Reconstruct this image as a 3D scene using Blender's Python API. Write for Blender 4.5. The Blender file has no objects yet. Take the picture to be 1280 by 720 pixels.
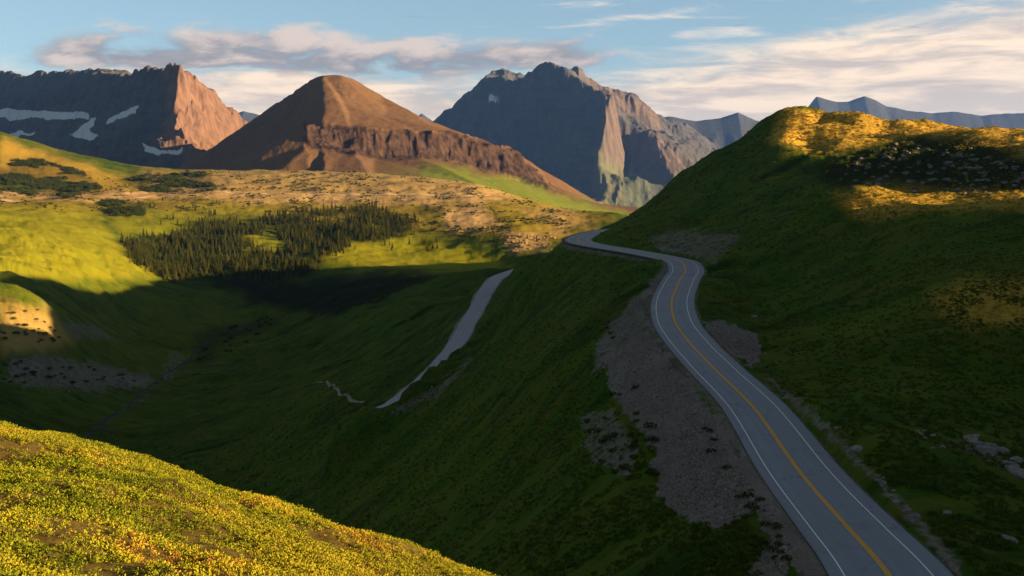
import bpy, math, random
import numpy as np
from mathutils import Vector
from mathutils.geometry import delaunay_2d_cdt
random.seed(7); RNG=np.random.default_rng(7)
S=bpy.context.scene; COL=S.collection
F=1372.0; HY=240.0
PITCH=math.atan((360-HY)/F); CP,SP=math.cos(PITCH),math.sin(PITCH)
SUN_AZ=math.radians(12); SUN_EL=math.radians(11)
SV=(math.cos(SUN_AZ)*math.cos(SUN_EL),-math.sin(SUN_AZ)*math.cos(SUN_EL),math.sin(SUN_EL))

def near_bench(p):
    return (p[0],p[1],1400+(p[2]-1400)*.6) if p[2]>1400 else p
def W(px,py,D):                       # a photograph point at forward distance D, in metres
    v=(360-py)/F; k=CP+v*SP
    return ((px-640)/F*D/k, D, (-SP+v*CP)/k*D)
def project(X,Y,Z):
    d=Y*CP-Z*SP; h=Y*SP+Z*CP
    return 640+F*X/d, 360-F*h/d

# ------------------------------------------------------------------ noise
def _h(ix,iy,s):
    n=(ix.astype(np.int64)*374761393+iy.astype(np.int64)*668265263+s*974634777)&0xffffffff
    n=((n^(n>>13))*1274126177)&0xffffffff
    n=(n^(n>>16))&0xffffffff
    return n
def pn(x,y,s=0):
    x=np.asarray(x,float); y=np.asarray(y,float)
    ix=np.floor(x).astype(np.int64); iy=np.floor(y).astype(np.int64)
    fx=x-ix; fy=y-iy
    ux=fx*fx*fx*(fx*(fx*6-15)+10); uy=fy*fy*fy*(fy*(fy*6-15)+10)
    def g(a,b):
        t=_h(ix+a,iy+b,s)*(2*math.pi/4294967296.0)
        return np.cos(t)*(fx-a)+np.sin(t)*(fy-b)
    a=g(0,0)+(g(1,0)-g(0,0))*ux; b=g(0,1)+(g(1,1)-g(0,1))*ux
    return (a+(b-a)*uy)*1.5
def fbm(x,y,o=5,s=0,gain=.5,lac=2.03):
    r=0;a=1;t=0
    for i in range(o):
        r=r+a*pn(x,y,s+i*17); t+=a; a*=gain; x=x*lac+3.1; y=y*lac+7.7
    return r/t*1.6
def ridged(x,y,o=5,s=0,gain=.55,lac=2.07):
    r=0;a=1;t=0;w=1
    for i in range(o):
        n=1-np.abs(pn(x,y,s+i*13)); n=n*n*w; w=np.clip(n*1.6,0,1)
        r=r+a*n; t+=a; a*=gain; x=x*lac+5.3; y=y*lac+1.9
    return r/t
def ss(a,b,x):
    t=np.clip((x-a)/(b-a),0,1); return t*t*(3-2*t)
def smooth(Z,n):
    for _ in range(n):
        P=np.pad(Z,1,mode='edge'); Z=(P[:-2,1:-1]+2*P[1:-1,1:-1]+P[2:,1:-1])/4
        P=np.pad(Z,1,mode='edge'); Z=(P[1:-1,:-2]+2*P[1:-1,1:-1]+P[1:-1,2:])/4
    return Z
def bil(Z,ua,ta,U,T):                 # bilinear sample of a regular (t,u) grid
    fu=np.clip((U-ua[0])/(ua[1]-ua[0]),0,len(ua)-1.001); ft=np.clip((T-ta[0])/(ta[1]-ta[0]),0,len(ta)-1.001)
    iu=fu.astype(int); it=ft.astype(int); fu=fu-iu; ft=ft-it
    return (Z[it,iu]*(1-fu)+Z[it,iu+1]*fu)*(1-ft)+(Z[it+1,iu]*(1-fu)+Z[it+1,iu+1]*fu)*ft

# ------------------------------------------------------------------ meshes
def raw_mesh(name,co,faces,smooth_=True,attrs=None,k=4,mat=None,matidx=None):
    me=bpy.data.meshes.new(name); n=len(co); m=len(faces)
    me.vertices.add(n); me.vertices.foreach_set('co',np.ascontiguousarray(co,dtype=np.float32).ravel())
    me.loops.add(m*k); me.loops.foreach_set('vertex_index',np.ascontiguousarray(faces,dtype=np.int32).ravel())
    me.polygons.add(m); me.polygons.foreach_set('loop_start',np.arange(0,m*k,k,dtype=np.int32))
    me.update(calc_edges=True)
    me.polygons.foreach_set('use_smooth',np.full(m,smooth_))
    if attrs:
        for an,av in attrs.items():
            av=np.asarray(av,dtype=np.float32)
            if av.ndim==1:
                a=me.attributes.new(an,'FLOAT','POINT'); a.data.foreach_set('value',av)
            else:
                a=me.attributes.new(an,'FLOAT_COLOR','POINT'); c=np.ones((n,4),np.float32); c[:,:3]=av[:,:3]; a.data.foreach_set('color',c.ravel())
    if mat: me.materials.append(mat)
    me.validate(); return me
def link(name,me,parent=None,**kw):
    o=bpy.data.objects.new(name,me); COL.objects.link(o)
    if parent: o.parent=parent
    for k,v in kw.items(): o[k]=v
    return o
def grid_faces(nt,nu):
    i=np.arange(nt*nu).reshape(nt,nu)
    return np.stack([i[:-1,:-1],i[:-1,1:],i[1:,1:],i[1:,:-1]],-1).reshape(-1,4)
def polymask(px,py,poly,feather):
    """soft inside mask of a polygon, +ve distance inside"""
    P=np.array(poly,float); out=np.zeros(px.shape)
    bb=(px>P[:,0].min()-feather*2)&(px<P[:,0].max()+feather*2)&(py>P[:,1].min()-feather*2)&(py<P[:,1].max()+feather*2)
    x=px[bb]; y=py[bb]
    if len(x)==0: return out
    ins=np.zeros(len(x),bool); dm=np.full(len(x),1e9)
    for a,b in zip(P,np.roll(P,-1,0)):
        c=((a[1]>y)!=(b[1]>y)); den=(b[1]-a[1]) if b[1]!=a[1] else 1e-9
        ins^=c&(x<(b[0]-a[0])*(y-a[1])/den+a[0])
        dx,dy=b-a; t=np.clip(((x-a[0])*dx+(y-a[1])*dy)/(dx*dx+dy*dy+1e-9),0,1)
        dm=np.minimum(dm,np.hypot(x-a[0]-t*dx,y-a[1]-t*dy))
    sd=np.where(ins,dm,-dm); out[bb]=ss(-feather,feather,sd); return out

# ------------------------------------------------------------------ materials
class NT:
    def __init__(s,tree): s.t=tree
    def n(s,ty,**kw):
        nd=s.t.nodes.new(ty)
        for k,v in kw.items():
            if k.startswith('i_'):
                nd.inputs[k[2:].replace('_',' ')].default_value=v
            else: setattr(nd,k,v)
        return nd
    def l(s,a,b): s.t.links.new(a,b)
    def math(s,op,a,b=None,c=None,clamp=False):
        nd=s.t.nodes.new('ShaderNodeMath'); nd.operation=op; nd.use_clamp=clamp
        for i,v in enumerate((a,b,c)):
            if v is None: continue
            if hasattr(v,'is_linked'): s.l(v,nd.inputs[i])
            else: nd.inputs[i].default_value=v
        return nd.outputs[0]
    def mix(s,f,a,b,mode='MIX'):
        nd=s.t.nodes.new('ShaderNodeMix'); nd.data_type='RGBA'; nd.blend_type=mode; nd.clamp_factor=True
        for i,v in ((0,f),(6,a),(7,b)):
            if hasattr(v,'is_linked'): s.l(v,nd.inputs[i])
            elif i==0: nd.inputs[0].default_value=v
            else: nd.inputs[i].default_value=(*v,1) if len(v)==3 else v
        return nd.outputs[2]
    def noise(s,vec,scale,detail=5,rough=.55,out=0,dist=0):
        nd=s.t.nodes.new('ShaderNodeTexNoise'); nd.inputs['Scale'].default_value=scale
        nd.inputs['Detail'].default_value=detail; nd.inputs['Roughness'].default_value=rough; nd.inputs['Distortion'].default_value=dist
        if vec is not None: s.l(vec,nd.inputs['Vector'])
        return nd.outputs[out]
    def ramp(s,f,stops):
        nd=s.t.nodes.new('ShaderNodeValToRGB'); cr=nd.color_ramp
        while len(cr.elements)<len(stops): cr.elements.new(.5)
        for e,(p,c) in zip(cr.elements,stops):
            e.position=p; e.color=(*c,1) if not isinstance(c,(int,float)) else (c,c,c,1)
        s.l(f,nd.inputs[0]); return nd.outputs[0]
    def sm(s,f,a,b,lo=0.,hi=1.):
        nd=s.t.nodes.new('ShaderNodeMapRange'); nd.interpolation_type='SMOOTHSTEP'
        s.l(f,nd.inputs[0]); nd.inputs[1].default_value=a; nd.inputs[2].default_value=b; nd.inputs[3].default_value=lo; nd.inputs[4].default_value=hi
        return nd.outputs[0]
def newmat(name):
    m=bpy.data.materials.new(name); m.use_nodes=True; t=NT(m.node_tree)
    b=m.node_tree.nodes['Principled BSDF']; b.inputs['Roughness'].default_value=.95
    b.inputs['Specular IOR Level'].default_value=.02
    return m,t,b
def attr(t,name):
    nd=t.n('ShaderNodeAttribute',attribute_name=name); return nd
def pos(t): return t.n('ShaderNodeNewGeometry').outputs['Position']
def scl(t,v,xyz):
    nd=t.n('ShaderNodeVectorMath',operation='MULTIPLY'); t.l(v,nd.inputs[0]); nd.inputs[1].default_value=xyz; return nd.outputs[0]
def bump(t,b,h,strength,dist,prev=None):
    nd=t.n('ShaderNodeBump'); nd.inputs['Strength'].default_value=strength; nd.inputs['Distance'].default_value=dist
    t.l(h,nd.inputs['Height'])
    if prev is not None: t.l(prev,nd.inputs['Normal'])
    t.l(nd.outputs[0],b.inputs['Normal']); return nd.outputs[0]

def mat_terrain():
    m,t,b=newmat('hillside_cover')
    P=pos(t); C=attr(t,'cover').outputs['Color']; C2=attr(t,'cover2').outputs['Color']
    sp=t.n('ShaderNodeSeparateColor'); t.l(C,sp.inputs[0]); sp2=t.n('ShaderNodeSeparateColor'); t.l(C2,sp2.inputs[0])
    scree,dry,tan=sp.outputs; dark,brt,fine=sp2.outputs
    big=t.noise(P,.012,6,.6); mid=t.noise(P,.09,6,.62); sml=t.noise(scl(t,P,(1,1,1.5)),.7,5,.65)
    g=t.ramp(big,[(.3,(.018,.060,.003)),(.5,(.038,.088,.004)),(.7,(.070,.108,.007))])
    g=t.mix(t.sm(mid,.42,.68),g,(.085,.095,.010)); g=t.mix(t.sm(mid,.40,.28),g,(.014,.034,.004))
    g=t.mix(t.math('MULTIPLY',t.sm(sml,.5,.72),.55),g,(.10,.092,.02))
    g=t.mix(t.math('MULTIPLY',t.sm(sml,.47,.3),.6),g,(.013,.022,.005))
    mp=t.n('ShaderNodeMapping'); t.l(P,mp.inputs[0]); mp.inputs['Rotation'].default_value=(0,0,-.39)   # vegetation follows the fall line in streaks
    st1=t.noise(scl(t,mp.outputs[0],(.010,.060,.02)),1.0,6,.62,dist=.5); st2=t.noise(scl(t,mp.outputs[0],(.045,.22,.05)),1.0,5,.65,dist=.4)
    g=t.mix(t.math('MULTIPLY',t.sm(st1,.50,.66),.70),g,(.085,.125,.008)); g=t.mix(t.math('MULTIPLY',t.sm(st1,.47,.33),.70),g,(.010,.028,.003))
    g=t.mix(t.math('MULTIPLY',t.sm(st2,.52,.68),.45),g,(.095,.120,.012)); g=t.mix(t.math('MULTIPLY',t.sm(st2,.46,.34),.5),g,(.010,.026,.003))
    # grass colour brightened where the slopes are sunlit / dry gold
    g=t.mix(brt,g,t.mix(mid,(.16,.20,.010),(.30,.26,.012)))
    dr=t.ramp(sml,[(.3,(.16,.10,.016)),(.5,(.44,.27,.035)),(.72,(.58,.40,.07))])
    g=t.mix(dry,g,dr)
    tn=t.ramp(t.noise(P,.03,7,.7),[(.25,(.40,.26,.11)),(.55,(.50,.33,.14)),(.8,(.56,.39,.18))])
    g=t.mix(tan,g,tn)
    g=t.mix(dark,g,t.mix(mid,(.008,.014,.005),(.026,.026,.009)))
    # bare gravel
    fn=t.noise(P,2.2,6,.75); sc=t.ramp(fn,[(.28,(.11,.093,.082)),(.5,(.20,.17,.152)),(.74,(.31,.27,.245))])
    sc=t.mix(t.math('MULTIPLY',t.sm(mid,.4,.6),.5),sc,(.13,.105,.09))
    e=t.math('ADD',scree,t.math('MULTIPLY',t.math('SUBTRACT',t.noise(P,.35,6,.7),.5),1.1))
    g=t.mix(t.math('MULTIPLY',t.sm(e,.30,.72),t.sm(scree,.03,.15)),g,sc)
    t.l(g,b.inputs['Base Color'])
    p=bump(t,b,sml,.55,1.3); p=bump(t,b,t.noise(P,3.2,4,.7),.45,.25,p)
    return m
def mat_rock(name,cols,green=None,scale=1.,strata=True,bstr=.6):
    m,t,b=newmat(name); P=pos(t); A=attr(t,'cover').outputs['Color']
    sp=t.n('ShaderNodeSeparateColor'); t.l(A,sp.inputs[0]); snow,grn,alt=sp.outputs
    n1=t.noise(P,.004*scale,8,.65); n2=t.noise(scl(t,P,(1,1,.35)),.02*scale,8,.7)
    c=t.ramp(n2,[(.3,cols[0]),(.5,cols[1]),(.7,cols[2])])
    c=t.mix(t.sm(n1,.4,.65),c,cols[3])
    if strata:
        s3=t.noise(scl(t,P,(.08,.08,1)),.035*scale,5,.6)
        c=t.mix(t.math('MULTIPLY',t.sm(s3,.48,.62),.45),c,cols[0])
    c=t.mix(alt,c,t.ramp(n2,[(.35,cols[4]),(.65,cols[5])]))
    if green: c=t.mix(t.math('MULTIPLY',grn,t.sm(n2,.2,.5)),c,t.mix(n1,green,tuple(x*1.6 for x in green)))
    c=t.mix(t.sm(snow,.4,.6),c,(.62,.64,.68)); t.l(c,b.inputs['Base Color'])
    bump(t,b,n2,bstr,14/scale); return m
def mat_leaf(name,base,var,rough=.8,transl=.15):
    m,t,b=newmat(name); A=attr(t,'rnd'); P=pos(t)
    r=A.outputs['Fac']; n=t.noise(P,.12,4,.6)
    c=t.ramp(r,base); c=t.mix(t.math('MULTIPLY',t.sm(n,.42,.66),.6),c,var)
    t.l(c,b.inputs['Base Color']); b.inputs['Roughness'].default_value=rough
    return m

# ------------------------------------------------------------------ main terrain
def tps(pts,vals,lam=1e-4):
    p=np.array(pts,float); n=len(p)
    r2=((p[:,None]-p[None])**2).sum(-1); K=.5*r2*np.log(r2+1e-12)+lam*np.eye(n)
    Q=np.c_[np.ones(n),p]; A=np.block([[K,Q],[Q.T,np.zeros((3,3))]])
    w=np.linalg.solve(A,np.r_[np.array(vals,float),0,0,0])
    def f(x,y):
        sh=x.shape; x=x.ravel();y=y.ravel(); out=w[n]+w[n+1]*x+w[n+2]*y
        for i in range(n):
            r=(x-p[i,0])**2+(y-p[i,1])**2; out+=w[i]*.5*r*np.log(r+1e-12)
        return out.reshape(sh)
    return f
# photograph points (px, py, D)
CTRL=[ # road bench, and the slope left of it
 (1040,720,87),(1195,720,87),(950,588,128),(1058,588,128),(888,509,165),(985,509,162),(840,448,200),(905,448,200),
 (812,400,238),(866,400,238),(812,375,265),(870,375,265),(826,345,300),(880,345,300),(800,318,352),(744,307,388),(705,298,425),(725,298,430),
 (777,720,112),(600,720,155),(640,600,205),(600,640,205),(760,600,150),(860,600,137),(860,680,104),(500,600,290),(500,700,210),(640,560,235),
 (800,500,186),(750,500,202),(700,500,225),(650,500,258),(600,500,300),(550,500,350),(500,500,385),(400,500,520),(300,500,650),(200,500,720),
 (750,440,238),(700,440,268),(650,440,315),(600,440,400),(560,440,468),(500,440,590),(440,440,720),(380,440,850),(300,440,930),
 (780,400,260),(740,400,276),(700,400,312),(650,400,375),(620,400,445),(588,400,518),(540,400,640),(500,400,735),(450,400,860),(400,400,1010),(350,400,1110),
 (780,350,305),(740,350,340),(700,350,385),(660,350,470),(760,330,345),(700,320,410),(680,325,450),(643,338,620),(606,362,570),(655,350,520),
 (670,318,560),(600,345,900),(560,365,820),(500,365,960),(460,370,1040),(400,380,1110),(430,355,1180),
 (430,560,400),(400,600,380),(300,560,520),(300,600,460),(110,540,610),(0,520,560),(0,560,500),(200,560,560),
 # left of the valley
 (0,470,640),(100,480,690),(170,480,780),(230,450,900),(0,430,665),(50,430,690),(100,440,760),(160,440,860),(0,400,690),(50,400,720),(100,400,850),(160,405,1000),
 (0,372,735),(40,380,745),(70,385,800),(0,356,830),(100,365,960),(200,380,1100),(260,410,1080),(300,380,1180),
 (0,345,870),(100,345,1000),(200,340,1180),(300,340,1240),(400,345,1230),(500,333,1290),(600,331,1340),(640,322,1360),
 (0,320,950),(100,320,1090),(200,320,1290),(300,320,1350),(400,322,1340),(500,312,1420),
 (0,300,1040),(100,300,1190),(200,300,1400),(300,300,1480),(400,300,1500),(500,298,1530),(600,305,1460),(640,300,1430),(690,296,1500),(620,290,1560),
 (0,270,1300),(100,270,1450),(200,270,1680),(300,270,1740),(400,270,1760),(500,272,1780),(600,272,1720),(700,282,1640),(740,275,1700),(775,268,1800),
 (0,250,1850),(200,250,1980),(400,252,2050),(600,255,2000),(0,243,2020),(100,243,2080),(200,243,2150),(300,241,2200),(400,242,2250),(500,243,2250),(600,247,2200),(700,262,2000),
 (0,172,2750),(25,182,2720),(50,191,2700),(100,206,2680),(150,224,2620),(0,215,2400),(60,222,2400),(120,232,2350),(200,222,2650),(260,217,2750),(330,215,2800),(200,235,2350),(300,232,2400),(400,228,2500),(500,228,2500),(600,235,2450),
 # right hill, face
 (1100,560,130),(1200,560,140),(1280,560,150),(1280,640,118),(1200,640,112),(1280,720,90),(1000,500,175),(1100,500,165),(1200,500,172),(1280,500,180),
 (950,450,215),(1000,440,215),(1100,440,200),(1200,440,200),(1280,440,205),(900,375,268),(950,400,255),(1000,380,260),(1100,380,235),(1200,380,222),(1280,380,222),
 (900,330,320),(950,330,310),(1000,320,310),(1100,320,285),(1200,320,262),(1280,320,258),(830,295,390),(880,290,375),(950,280,365),(1000,270,355),(1100,270,325),(1200,275,300),(1280,270,298),
 (1060,250,355),(1130,240,362),(1200,245,345),(1280,240,340),(900,250,420),(950,230,425),(1000,225,420),(1100,215,400),(1200,215,385),(1280,215,378),
 (800,280,415),(850,250,440),(900,210,470),(950,190,480),(1000,185,470),(1100,178,455),(1200,185,420),(1280,190,405),
 # silhouette
 (985,158,480),(1050,163,480),(1100,166,480),(1180,173,480),(985,172,455),(1050,174,455),(1180,184,440),(985,145,505),(1040,150,505),(1100,156,500),(1180,166,490),
 (930,192,560),(900,207,540),(870,224,530),(830,252,520),(960,180,575),
 (760,286,430),(780,268,445),(830,236,470),(870,209,485),(900,191,495),(930,178,502),(950,161,508),(972,142,515),(1000,134,520),(1040,138,515),(1090,147,500),(1130,155,490),(1180,163,465),(1210,160,455),(1240,163,450),(1280,166,445),
]
CTRL=[near_bench(p) for p in CTRL]
WORLD=[(480,655,104),(560,760,100),(600,660,110),(470,590,56),(450,530,40),(560,900,55),(440,900,22), # world points (X,Y,Z): unseen back of the right hill, an added rise right of the frame shaped to cast shade, the shoulder of the valley on the left
 (40,470,-25),(60,560,-60),(110,620,-20),(200,590,2),(150,590,0),(250,580,6),(170,700,14),(260,700,30),(250,850,28),(220,1000,22),(250,1131,20),(300,1260,-25),(180,1270,-55),(120,1150,-30),(60,900,-70),(20,750,-78),(90,760,-30),(100,1400,-70),(300,1450,-60),(500,1500,-40),
 (450,600,40),(450,900,50),(450,1130,35),(600,1300,-20),(200,520,32),(300,520,36),(330,440,36),(300,400,38),(310,368,48),(310,313,44),(300,226,42),(300,171,38),(300,140,38),(300,55,38),(300,0,38),
 (200,300,12),(180,200,-2),(180,120,-4),(180,60,-6),(110,60,-24),(420,300,40),(420,150,36),(420,40,36),(60,40,-32),(30,60,-30),(0,60,-42),(-30,60,-48),(0,35,-40),(-60,120,-66),(-100,250,-100),(-250,300,-110),(-350,450,-108),(-250,150,-100),(-450,600,-75),(-600,900,-70),(-500,300,-70),(-800,1300,-20),(-1000,1740,30),(-1150,2170,160),
 (700,2000,-60),(900,2600,-80),(600,2500,-60),(200,2200,-70),(250,1800,-60),(-200,3000,0),(-900,3000,0),(-1500,3000,30),(500,3500,-150),
]
NOTCH=[(106,346,5.5,17,13),(300,313,-16,24,9.5),(300,405,-10,40,16)]  # mound and unseen crest dips, shaped to bring sun onto the slope
SUN_CUT=[(290,312,-23,95,19)]     # unseen cut along the sun direction, added to let light onto the hill
def wfun():
    # interpolate height above an inclined reference in near-conformal coordinates (bearing, log distance)
    pts=[];val=[]
    for p in CTRL+[('w',)+q for q in WORLD]:
        if p[0]=='w': X,Y,Z=p[1:]
        else: X,Y,Z=W(*p)
        r=math.hypot(X,Y); pts.append((math.atan2(X,Y)*3,math.log(r)*1.15*1.5)); val.append(Z/r)
    return tps(pts,val)
TPSF=wfun()
def tz(X,Y):
    r=np.hypot(X,Y); return TPSF(np.arctan2(X,Y)*3,np.log(r)*1.15*1.5)*r

# road centre line: (px,py,D)
ROADP=[(1112,720,87),(1055,655,105),(998,588,128),(941,509,165),(885,453,197),(857,422,219),(843,400,238),(840,375,265),(850,350,297),(857,338,314),(851,327,333),(830,321.5,344),(800,315.5,357),(774,311.5,370),(746,307,388),(727,303,408),(722,299,428),(732,294,452),(752,289,480)]
LOWP=[(660,334,640),(643,338.5,620),(622,347,598),(609,362,570),(598,382,545),(585,405,512),(570,430,480),(548,458,440),(515,485,405),(488,503,385),(472,510,373)]
def spline(P,step=2.0,extra=None):
    P=[Vector(p) for p in P]; 
    P=[P[0]*2-P[1]]+P+[P[-1]*2-P[-2]]; out=[]
    for i in range(1,len(P)-2):
        a,b,c,d=P[i-1:i+3]; n=max(2,int((c-b).length/step))
        for k in range(n):
            s=k/n; out.append(.5*((2*b)+(c-a)*s+(2*a-5*b+4*c-d)*s*s+(3*b-a-3*c+d)*s**3))
    out.append(P[-2]); return np.array([tuple(v) for v in out])
rp=[W(*p) for p in ROADP]
rp=[(22.5,30,-27.5),(26.5,60,-29.3)]+rp+[(48,505,-17),(62,540,-17.5)]
ROAD=spline(rp,1.5); 
for _ in range(60): ROAD[1:-1,2]=(ROAD[:-2,2]+2*ROAD[1:-1,2]+ROAD[2:,2])/4
LOW=spline([W(*p) for p in LOWP],2.5)
def near_line(X,Y,L):
    """distance, signed side (+ right of travel), z of nearest point"""
    shp=X.shape; sel=(X>L[:,0].min()-40)&(X<L[:,0].max()+40)&(Y>L[:,1].min()-40)&(Y<L[:,1].max()+40); X=X[sel]; Y=Y[sel]
    D=np.full(X.shape,1e9); Zr=np.zeros(X.shape); Sd=np.zeros(X.shape)
    for a,b in zip(L[:-1],L[1:]):
        dx,dy=b[0]-a[0],b[1]-a[1]; l2=dx*dx+dy*dy+1e-9
        t=np.clip(((X-a[0])*dx+(Y-a[1])*dy)/l2,0,1); ex=X-a[0]-t*dx; ey=Y-a[1]-t*dy
        d=np.hypot(ex,ey); m=d<D; D[m]=d[m]; Zr[m]=(a[2]+t*(b[2]-a[2]))[m]; Sd[m]=(ex*dy-ey*dx)[m]
    o=[np.full(shp,f) for f in (1e9,0.,0.)]
    for a,b in zip(o,(D,np.sign(Sd),Zr)): a[sel]=b
    return o
RHALF_L,RHALF_R=4.9,5.6
def carve(X,Y,Z,L,hl,hr,cut,fill,reach):
    m=(X>L[:,0].min()-reach)&(X<L[:,0].max()+reach)&(Y>L[:,1].min()-reach)&(Y<L[:,1].max()+reach)
    x,y,z=X[m],Y[m],Z[m]; d,s,zr=near_line(x,y,L)
    w=np.where(s>0,hr,hl); e=np.maximum(d-w,0); rough=1+.25*fbm(x*.15,y*.15,4,5)
    up=zr-.12+e*cut*rough+.02*e*e; lo=zr-.12-e*fill*rough-.012*e*e
    # fade far away
    z2=np.clip(z,lo,up); z2=np.where(d<w,zr-.22,z2)
    k=ss(reach,reach*.7,d); Z[m]=z+(z2-z)*k
    return Z

ua_f=np.linspace(-.58,.58,1040)
ua=np.r_[np.linspace(-2.2,-.60,80),ua_f,.58+(np.linspace(.02,1,170)**1.6)*5.0]
ta=np.r_[np.linspace(math.log(24),math.log(60),90,endpoint=False),np.linspace(math.log(60),math.log(2900),860)]
U,T=np.meshgrid(ua,ta); Y=np.exp(T); X=U*Y
# coarse evaluation then cubic-ish upsample
ca=np.linspace(-math.atan(2.2),math.atan(5.6),420); cr=np.linspace(math.log(24),math.log(7500),330)
CA,CR=np.meshgrid(ca,cr); CZ=TPSF(CA*3,CR*1.15*1.5)
R=np.hypot(X,Y); Z=bil(smooth(CZ,1),ca,cr,np.arctan2(X,Y),np.log(R))*R
for (x0,y0,h,sx,sy) in NOTCH: Z+=h*np.exp(-((X-x0)/sx)**2-((Y-y0)/sy)**2)
for (x0,y0,h,al,cr_) in SUN_CUT:
    a_=(X-x0)*SV[0]/math.cos(SUN_EL)+(Y-y0)*SV[1]/math.cos(SUN_EL); c_=-(X-x0)*SV[1]/math.cos(SUN_EL)+(Y-y0)*SV[0]/math.cos(SUN_EL)
    Z+=h*np.exp(-(a_/al)**4-(c_/cr_)**2)
Z0=Z.copy()
# natural relief: gullies that run down the slopes, hummocks
nr=ss(60,400,Y)
Z+=fbm(X/90,Y/90,5,11)*(1.2+3.5*ss(300,1500,Y))*ss(60,160,Y)
gx=X*.92+Y*.38; gy=-X*.38+Y*.92
Z-=(ridged(gy/38+.35*fbm(X/60,Y/60,3,2),gx/170,4,21)-.45)*(2.8*ss(90,200,Y)+5.0*ss(300,900,Y)-5.2*ss(1000,1400,Y))*ss(-.55,-.1,-(X-30)/np.maximum(Y,1))
Z-=(ridged(gy/15+.3*fbm(X/30,Y/30,3,4),gx/55,3,23)-.45)*(1.0*ss(90,200,Y)+1.4*ss(400,900,Y)-1.6*ss(1000,1300,Y))*ss(-.5,0,-(X-30)/np.maximum(Y,1))
Z+=fbm(X/14,Y/14,5,31)*(.45+.8*ss(80,300,Y)+.8*ss(400,800,Y)*ss(1250,1000,Y)-.75*ss(1000,1300,Y))
Z+=fbm(X/3.2,Y/3.2,3,41)*.16
# rough rocky rib high on the right hill
_px,_py=project(X,Y,Z0)
rm=polymask(_px,_py,[(1010,215),(1060,190),(1130,172),(1200,172),(1300,195),(1300,245),(1200,240),(1120,232),(1040,232)],16)*(Y<520)*(Y>330)
Z+=rm*(ridged(X/9,Y/9,4,61)*2.6-1.0)
sc_bank=polymask(_px,_py,[(705,470),(760,430),(812,400),(900,560),(1000,720),(880,760),(860,660),(780,560),(730,520)],12)*(Y<300)
Z+=sc_bank*(ridged(X/5,Y/16,4,71)-.5)*.8
LOWSIDE=-1
Z-=(ridged(Y/75+.3*fbm(X/120,Y/120,3,6)+X/500,X/420,3,27)-.45)*6.5*ss(-.14,-.22,X/Y)*ss(820,900,Y)*ss(1500,1300,Y)
Z=carve(X,Y,Z,ROAD[::2],RHALF_L,RHALF_R,.95,.78,34)
Z=carve(X,Y,Z,LOW,4.6,4.6,.8,.7,20)
_d,_s,_z=near_line(X,Y,LOW)
_l=ss(540,390,Y)**1.5
Z+=(np.where(_s*LOWSIDE>0,1.,0.))*ss(4.8,8.5,_d)*ss(24,9,_d)*ss(362,372,Y)*_l*5.2*(.8+.6*fbm(X/9,Y/9,3,15))
PX,PY=project(X,Y,Z)
E=Z/Y; vis=E>=np.maximum.accumulate(E,0)-.0006
# cover masks; the outlines are warped so that no border is straight
wx=PX+fbm(X/np.maximum(Y,1)*38,T*30,5,81)*9; wy=PY+fbm(X/np.maximum(Y,1)*38,T*30,5,91)*6
def M(poly,f,d0=0,d1=1e9): return polymask(wx,wy,poly,f)*((Y>d0)&(Y<d1))
scree=np.zeros(X.shape)
for poly,f,a,d0,d1 in [
  ([(752,448),(800,420),(826,400),(880,500),(955,600),(1035,720),(1000,720),(940,640),(905,660),(860,650),(822,620),(815,560),(770,500)],7,1.0,60,300),
  ([(790,372),(826,345),(822,400),(800,425),(770,445),(738,470),(745,425)],8,.62,60,360),
  ([(720,520),(765,505),(800,560),(790,600),(735,580)],8,.5,60,300),
  ([(930,720),(975,665),(985,720)],5,1.0,60,200),
  ([(800,292),(860,284),(930,288),(925,305),(895,332),(870,328),(820,318)],10,.52,300,460),
  ([(878,405),(905,400),(950,415),(955,450),(940,462),(905,440)],6,.85,150,300),
  ([(940,450),(1010,505),(1100,590),(1200,700),(1230,760),(1190,720),(1090,600),(990,510)],12,.66,60,260),
  ([(1150,540),(1200,545),(1280,575),(1280,600),(1200,570)],10,.42,60,260),
  ([(0,443),(60,440),(120,450),(190,465),(205,485),(120,495),(60,490),(0,482)],14,.6,500,1000),
  ([(70,395),(110,400),(155,425),(120,430),(80,425)],9,.5,500,1100),
  ([(470,520),(500,505),(560,470),(585,440),(590,450),(560,490),(500,520)],5,.5,300,520),
  ([(215,430),(230,440),(240,455),(130,535),(105,545),(190,480)],5,.45,500,1200),
  ]: scree=np.maximum(scree,M(poly,f,d0,d1)*a)
d,s_,zr=near_line(X,Y,ROAD[::4]); shoulder=ss(9.5,5.5,d)
scree=np.maximum(scree,shoulder*np.where(s_>0,.22,.62))
tan=np.zeros(X.shape)
for poly,f,a in [
  ([(180,246),(300,238),(620,236),(640,250),(560,256),(300,252)],5,.75),([(0,240),(180,240),(290,236),(290,246),(180,249),(0,249)],3,.9),
  ([(180,218),(340,205),(460,205),(620,215),(700,235),(640,250),(200,246)],12,.55),
  ([(555,262),(600,255),(625,285),(560,292)],7,.9),([(650,262),(700,255),(745,280),(700,292)],10,.55),
  ([(620,290),(680,290),(690,312),(640,318)],6,.6),
  ([(0,378),(60,385),(90,425),(60,440),(0,438)],12,.40),
  ]: tan=np.maximum(tan,M(poly,f,560)*a)
dry=np.zeros(X.shape)
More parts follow.
